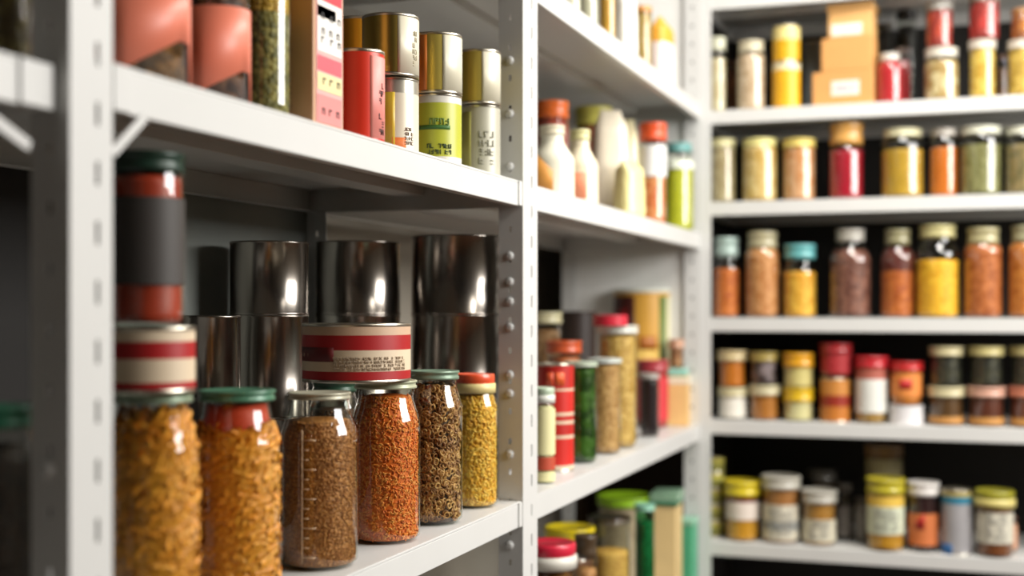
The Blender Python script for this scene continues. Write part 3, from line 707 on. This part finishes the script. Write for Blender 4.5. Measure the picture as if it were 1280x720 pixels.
# --- first shelf from the top
A = 'jars and cartons on the end shelving\'s top visible shelf'
EJ(897, 22, 48, .05, E1, 'pale jar with a whitish lid at the left end of the top visible end shelf', FOOD('#c9b48c', '#ddd0b0', 90, .3), lid='#c9c9b0', neck=.85, sh=(.75, .84), lidh=.14, fill=.72, group=A)
EJ(916, 20, 78, .13, E1, 'short brown jar standing back between the two pale jars', FOOD('#6a3418', '#8a4a24', 90), lid='#5a3418', neck=.9, fill=.85, group=A)
EJ(939, 36, 53, .05, E1, 'beige-pink jar with a pale lid, second in the row', FOOD('#c0a284', '#dcc4ac', 90, .3), lid='#c9c0a4', neck=.8, sh=(.76, .86), lidh=.13, fill=.8, group=A)
z = EC(983, 34, 80, .05, E1, 'lower of the two stacked bright yellow tins', [(0, .86, M('#dfa81e', .4, 0, .1)), (.86, 1, M('#e3d9b0', .4))], group=A)
EC(983, 33, 34, .05, z, 'upper of the two stacked bright yellow tins', [(0, .62, M('#d8a41a', .4, 0, .1)), (.62, 1, M('#e0cf88', .4))], group=A)
EC(1016, 24, 53, .16, E1, 'grey-blue tin half hidden behind the stacked tan cartons', [(0, 1, M('#7b8586', .5))], group=A)
TAN = M('#d09858', .6, 0, .05); TAN2 = M('#d9a868', .6, 0, .05)
zb = E1
for cx, wd, yt, nm, lb in ((1057, 74, 92, 'lowest of the three stacked tan cartons, with a printed white label', 1), (1062, 62, 50, 'middle one of the three stacked tan cartons', 0), (1066, 53, 8, 'topmost of the three stacked tan cartons, with a flared lid', 2)):
    X, Y, Z = row_end(cx, .06); wm = wd*Z/F; hm = height(yt, Z)-zb
    t = thing('carton', nm, 'carton', (X, Y, zb), A, R(-6))
    MB().box(-wm/2, wm/2, -.035, .035, 0, hm, TAN if lb != 2 else TAN2).build('carton_body', t, bevel=.002)
    if lb:
        mb = MB(); z0, z1 = (hm*.30, hm*.72) if lb == 1 else (.004, hm*.40)
        mb.box(-wm*.18 if lb == 1 else -wm*.42, wm*.28, -.0356, -.0351, z0, z1, M('#e3ddd2', .6))
        if lb == 1:
            rnd = random.Random(3)
            for q in range(8): mb.box(-wm*.12+q*wm*.04, -wm*.12+q*wm*.04+wm*.022, -.0360, -.0356, z0+(z1-z0)*.35, z0+(z1-z0)*(.5+.2*rnd.random()), M('#6a6f9a', .6))
        mb.build('paper_label', t)
    if lb == 2: MB().box(-wm*.53, wm*.53, -.038, .038, hm-.014, hm+.001, TAN2).build('lid', t, bevel=.002)
    zb += hm
EJ(1112, 34, 68, .05, E1, 'bottle of red sauce with a pale neck, right of the tan cartons', M('#b3202a', .35, 0, .15), lid='#c9c4ba', neck=.62, sh=(.70, .92), lidh=.12, fill=.86, group=A, cat='bottle', name='bottle')
EJ(1128, 24, 62, .13, E1, 'second red jar standing behind the red sauce bottle', M('#a01c24', .4, 0, .15), lid='#8a7c74', neck=.8, fill=.8, group=A)
EJ(1106, 22, 30, .20, E1, 'tall smoky bottle showing above the red sauce bottle', M('#6a6458', .5), lid='#7a7468', neck=.8, fill=.5, group=A, cat='bottle', name='bottle')
EJ(1133, 26, 14, .24, E1, 'tall blackish bottle at the rear, right of the tan cartons', M('#15110f', .4), lid='#2c2723', neck=.85, sh=(.75, .85), fill=.85, group=A, cat='bottle', name='bottle')
z = EJ(1177, 42, 62, .05, E1, 'squat jar of whitish beans under a red jar', FOOD('#a88850', '#d9c79c', 60, .4), lid='#cfcabb', neck=.85, sh=(.72, .82), lidh=.14, fill=.76, group=A)
EJ(1174, 33, 4, .05, z, 'red jar stacked on the jar of whitish beans', FOOD('#8a2014', '#b8402a', 50), lid='#9a958c', neck=.85, sh=(.80, .9), lidh=.15, fill=.86, group=A)
z = EJ(1228, 32, 52, .05, E1, 'yellow jar under the red jar, second stack from the right', FOOD('#c89c34', '#e0bf5c', 80, .3), lid='#cfc7b8', neck=.93, sh=(.82, .9), lidh=.12, fill=.86, group=A)
EJ(1230, 37, -6, .05, z, 'red jar stacked on the yellow jar', FOOD('#8f1c16', '#b8302a', 50), lid='#a8a090', neck=.85, sh=(.80, .9), lidh=.14, fill=.86, group=A)
EJ(1250, 20, 70, .12, E1, 'brown jar standing back beside the yellow jar', FOOD('#5a3a20', '#7a5434', 90), lid='#6a4a30', neck=.9, group=A)
z = EJ(1278, 34, 52, .05, E1, 'yellow-olive jar under an orange-brown jar at the right edge', FOOD('#b8943a', '#d8b458', 80, .3), lid='#cfc7b8', neck=.93, sh=(.82, .9), lidh=.12, fill=.86, group=A)
EJ(1279, 30, 12, .05, z, 'orange-brown jar topping the stack at the right edge', FOOD('#8a4a1c', '#b8702c', 60), lid='#a87a4a', neck=.85, lidh=.14, fill=.86, group=A)
# --- second shelf
A = 'jars on the end shelving\'s second visible shelf'
EJ(903, 34, 175, .05, E2, 'jar of beige-grey grain, first on the second end shelf', FOOD('#9a8862', '#b8a884', 120, .4), lid='#d6cf9c', neck=.86, sh=(.84, .92), lidh=.10, fill=.86, group=A)
EJ(950, 44, 175, .05, E2, 'wide jar of pale yellow grain with a cream lid', FOOD('#c9a050', '#e6cc92', 100, .4), lid='#e3da90', neck=.82, sh=(.84, .93), lidh=.10, fill=.86, group=A)
EJ(999, 40, 175, .05, E2, 'jar of pinkish orange grain with a yellowish lid', FOOD('#c8824a', '#dfb08a', 100, .4), lid='#d9c46a', neck=.88, sh=(.84, .92), lidh=.11, fill=.86, group=A)
EJ(1058, 42, 155, .05, E2, 'bottle of ruby red syrup with a wide tan cork cap', M('#a3122a', .3, 0, .15), lid='#c9964e', neck=.78, sh=(.62, .76), lidh=.23, fill=.64, group=A, cat='bottle', name='bottle', lid_r=1.2)
EJ(1128, 52, 163, .05, E2, 'wide square-shouldered jar of olive-gold pickle', M('#b8912c', .4, 0, .2, 40), lid='#c9c4a0', neck=.82, sh=(.78, .9), lidh=.09, fill=.70, group=A)
EJ(1180, 35, 162, .05, E2, 'jar of amber honey with a glassy neck', M('#cc6e1c', .35, 0, .15), lid='#b0aaa0', neck=.82, sh=(.80, .9), lidh=.09, fill=.72, group=A)
EJ(1226, 50, 160, .05, E2, 'wide jar of grey-green herbs', FOOD('#6f6c3c', '#8f8c5c', 90, .4), lid='#cfcfbc', neck=.88, sh=(.82, .92), lidh=.09, fill=.74, group=A)
EJ(1278, 42, 160, .05, E2, 'jar of grey-green and reddish herbs at the right edge', FOOD('#6a603a', '#8f7a50', 90, .4), lid='#cfcfbc', neck=.88, sh=(.82, .92), lidh=.09, fill=.74, group=A)
# --- third shelf
A = 'bottle-necked jars on the end shelving\'s third visible shelf'
EJ(908, 34, 297, .05, E3, 'jar half full of orange lentils with a pale teal lid, next to the corner post', FOOD('#b4561c', '#d87c34', 110), lid='#9fb4ac', neck=.8, sh=(.62, .74), lidh=.20, fill=.60, group=A)
EJ(953, 43, 290, .05, E3, 'jar filled to the neck with peach lentils', FOOD('#b8743c', '#d89c68', 110), lid='#a8a080', neck=.76, sh=(.74, .84), lidh=.16, fill=.80, group=A)
EJ(1000, 41, 306, .05, E3, 'jar of yellow lentils with a bright teal lid', FOOD('#de9a24', '#f6c24c', 110), lid='#5fa3a4', neck=.84, sh=(.62, .74), lidh=.16, fill=.62, group=A)
EJ(1063, 51, 287, .05, E3, 'wide jar of mauve-brown beans with a glassy shoulder', FOOD('#5f342a', '#8a5a4c', 80), lid='#a8a49a', neck=.62, sh=(.66, .86), lidh=.11, fill=.76, group=A)
EJ(1122, 42, 287, .05, E3, 'jar of orange beans with a maroon layer on top', FOOD('#a8501c', '#c46c2c', 90), lid='#8f8a68', neck=.66, sh=(.68, .84), lidh=.14, fill=.78, group=A, topfood=(.52, M('#5a1f18', .5)))
EJ(1172, 53, 282, .05, E3, 'widest jar of bright yellow split peas', FOOD('#e6a21c', '#fac434', 140, .5), lid='#b8b07c', neck=.74, sh=(.68, .84), lidh=.11, fill=.62, group=A)
EJ(1229, 47, 285, .05, E3, 'jar of orange-brown grain, tall and nearly full', FOOD('#a0501c', '#c4713a', 130), lid='#a8a078', neck=.72, sh=(.76, .86), lidh=.15, fill=.80, group=A)
EJ(1284, 46, 282, .05, E3, 'jar of orange lentils at the right edge of the third end shelf', FOOD('#b8641c', '#d8883a', 130), lid='#9f9a78', neck=.72, sh=(.76, .86), lidh=.15, fill=.80, group=A)
# --- fourth shelf: stacked pairs
A = 'stacked pairs on the end shelving\'s fourth visible shelf'
sq = dict(neck=.95, sh=(.86, .93), lidh=.22, fill=.84, group=A)
z = EJ(916, 34, 484, .05, E4, 'short white-labelled jar under the orange marmalade jar', M('#cfc7b4', .5), lid='#cfc59c', paper=[(.08, .70, '#dcd8cc')], **sq)
EJ(915, 34, 438, .05, z, 'orange marmalade jar topping the leftmost pair', M('#c4701c', .4, 0, .15), lid='#cdb98a', **sq)
z = EJ(956, 35, 481, .05, E4, 'short jar of orange-brown spread, second pair from the left', M('#b06e28', .45, 0, .12), lid='#c9c09c', **sq)
EJ(955, 32, 440, .05, z, 'dark plum jam jar with a dull gold lid', FOOD('#3a2a2c', '#8a7a80', 50, .2), lid='#a3904c', **sq)
z = EJ(998, 36, 485, .05, E4, 'cream jar with a yellow lid at the bottom of the yellow pair', M('#d9cf9c', .5, 0, .08), lid='#dcb51e', lid_r=1.02, neck=.96, sh=(.86, .93), lidh=.32, fill=.84, group=A)
EJ(998, 37, 441, .05, z, 'cream jar with an orange-yellow lid topping the yellow pair', M('#d9c884', .5, 0, .08), lid='#d99c1c', lid_r=1.02, neck=.96, sh=(.86, .93), lidh=.32, fill=.84, group=A)
z = EC(1044, 36, 472, .05, E4, 'orange-brown can with a red stripe under the red jar', [(0, .35, M('#b8702c', .4)), (.35, .62, M('#8f2c1c', .4)), (.62, 1, M('#c0803c', .4))], group=A)
EJ(1045, 36, 429, .05, z, 'red wrapped jar, tallest on the fourth end shelf', M('#9a2a1c', .4, 0, .2), lid='#a3262a', paper=[(.15, .7, '#9f2226')], **sq)
EJ(1089, 38, 445, .05, E4, 'single jar with a red lid and a tall white label', M('#a8803c', .5, 0, .12), lid='#b8242c', neck=.95, sh=(.84, .9), lidh=.14, fill=.84, paper=[(.16, .66, '#d8d8d0'), (.66, .82, '#a85a4a')], group=A)
z = EC(1133, 41, 506, .05, E4, 'squat white tin under the orange jar with a red spot', [(0, 1, M('#dcd9d9', .5))], rim=M('#dcd9d9', .4), group=A)
loc, r, h = PE(1133, 37, 452, .05, z)
t = jar(loc, r, h, 'orange jar with a red lid and a red spot on its label', M('#cc7a2c', .45, 0, .12), lid='#c02424', seg=28, paper=[(.2, .74, '#d8843c')], **{**sq, 'lidh': .16})
MB().arc(r+.0014, -.45, .35, h*.38, h*.60, M('#b8201c', .4)).build('label_spot', t)
for cx, wd, a, b, l1, l2, c in ((1183, 41, 'olive-brown jar with a cream lid, bottom of the pair right of the white tin', 'dark green-black jar topping the pair right of the white tin', '#cfc59c', '#c9bf94', '#5a3c1c'), (1233, 42, 'reddish brown jar with a pinkish lid, bottom of the second dark pair', 'blackish jar with a cream lid topping the second dark pair', '#d0a08a', '#c4b87c', '#5c2a18'), (1284, 40, 'reddish brown jar with a salmon lid at the right edge, bottom of the pair', 'blackish jar topping the pair at the right edge', '#c87c60', '#b8ac74', '#6a3018')):
    z = EJ(cx, wd, 483, .05, E4, a, M(c, .45, 0, .2, 40), lid=l1, paper=[(.06, .24, '#b98444')], **{**sq, 'lidh': .2})
    EJ(cx, wd-3, 433, .05, z, b, FOOD('#1c1c14', '#3c3a28', 90, .3), lid=l2, **{**sq, 'lidh': .18})
# --- fifth shelf
A = 'labelled jars on the end shelving\'s fifth visible shelf'
z = E5
for k in range(5):
    y = 662 - (k+1)*22 + 6
    X, Y, Z = row_end(892, .075)
    hh = .036
    can((X, Y, z), 13*Z/F, hh, ['bottom', 'second', 'third', 'fourth', 'topmost'][k]+' yellow-green tin of the slim stack by the corner post', [(0, .62, M('#8c8a44', .4)), (.62, 1, M('#c9c05a', .4))], group='slim stack of yellow-green tins', seg=24)
    z += hh
EJ(928, 41, 600, .05, E5, 'jar with a yellow lid, white label and red-brown filling over yellow', M('#d09428', .4, 0, .1), lid='#d8c22c', neck=.95, sh=(.85, .92), lidh=.20, fill=.86, paper=[(.36, .66, '#ddd0c4')], topfood=(.42, M('#8a2c18', .4)), group=A)
EJ(976, 44, 594, .05, E5, 'large jar with a grey-white lid and a big pale label', M('#a8703c', .45, 0, .15), lid='#b9b5a8', neck=.92, sh=(.84, .9), lidh=.15, fill=.86, paper=[(.06, .58, '#cfc8b4'), (.2, .34, '#b9c0c4')], group=A, marks=True)
EJ(1024, 40, 612, .05, E5, 'shorter jar with a pale lid and small white label, third in the row', M('#b07c34', .45, 0, .15), lid='#b8b4a8', neck=.92, sh=(.84, .9), lidh=.18, fill=.86, paper=[(.08, .48, '#d6cfb8')], group=A, marks=True)
EJ(1028, 34, 588, .16, E5, 'rear jar with a dark lid behind the shorter pale-lidded jar', M('#4a3a2c', .5), lid='#4c4840', neck=.95, lidh=.12, fill=.8, group=A)
EJ(1055, 20, 605, .12, E5, 'slim dark jar with a grey label behind the third jar', M('#2a211c', .5), lid='#4a443c', neck=.85, lidh=.1, fill=.8, paper=[(.08, .62, '#7f7872')], group=A)
EJ(1078, 18, 622, .12, E5, 'slim jar with a lavender-grey label left of the olive-lidded jar', M('#6a6258', .5), lid='#5a5448', neck=.9, lidh=.1, fill=.8, paper=[(.05, .85, '#9a9690')], group=A)
z = EJ(1106, 42, 598, .15, E5, 'brown jar standing behind the olive-lidded jar, bottom of its pair', M('#5a3c20', .5), lid='#7a6a44', neck=.9, lidh=.1, fill=.8, group=A)
EJ(1105, 44, 556, .15, z, 'brown jar with a pale label raised behind the olive-lidded jar', M('#6a4a28', .5), lid='#7a5a34', neck=.95, lidh=.25, fill=.8, paper=[(.1, .6, '#8f8560')], group=A)
EJ(1107, 45, 597, .035, E5, 'jar with an olive-yellow lid and a tall pale green label', M('#c8902c', .4, 0, .1), lid='#b5a82c', neck=.95, sh=(.86, .92), lidh=.17, fill=.88, paper=[(.24, .62, '#cdd2b8'), (.62, .76, '#d8b448')], group=A, marks=0 if False else True, lid_r=1.03)
loc, r, h = PE(1154, 36, 602, .045, E5)
t = jar(loc, r, h, 'maroon jar with a white lid and an orange label showing a red shape', M('#2c0f12', .4, 0, .15), lid='#dad5cf', neck=.95, sh=(.86, .92), lidh=.15, fill=.88, paper=[(.10, .56, '#c8703c')], group=A, seg=28, lid_r=1.05)
MB().arc(r+.0012, -.5, .1, lambda q: h*.34, lambda q: h*(.44+.12*q), M('#b8201c', .4)).build('label_print', t)
loc, r, h = PE(1196, 37, 611, .04, E5)
can(loc, r, h, 'lavender-grey tin with a blue band near its rim and a blue corner patch', [(0, .80, M('#a3a1a3', .4, .1)), (.80, .92, M('#2f7a94', .4)), (.92, 1, M('#a89a5c', .4))], group=A, patches=[(-1.3, -.3, .0, .16, M('#1c5c94', .4))], seg=28)
EJ(1243, 44, 612, .035, E5, 'jar with an olive lid, cream collar and white label, last in row', M('#7a4422', .45, 0, .15), lid='#8f8a24', lid2='#cdbf74', neck=.95, sh=(.84, .92), lidh=.20, fill=.86, paper=[(.22, .68, '#cbc6b4')], group=A, marks=True)
EJ(1262, 18, 645, .09, E5, 'slim jar with a peach label just behind the last jar', M('#8a5438', .5), lid='#6a4430', neck=.9, fill=.8, paper=[(.1, .8, '#c89474')], group=A)
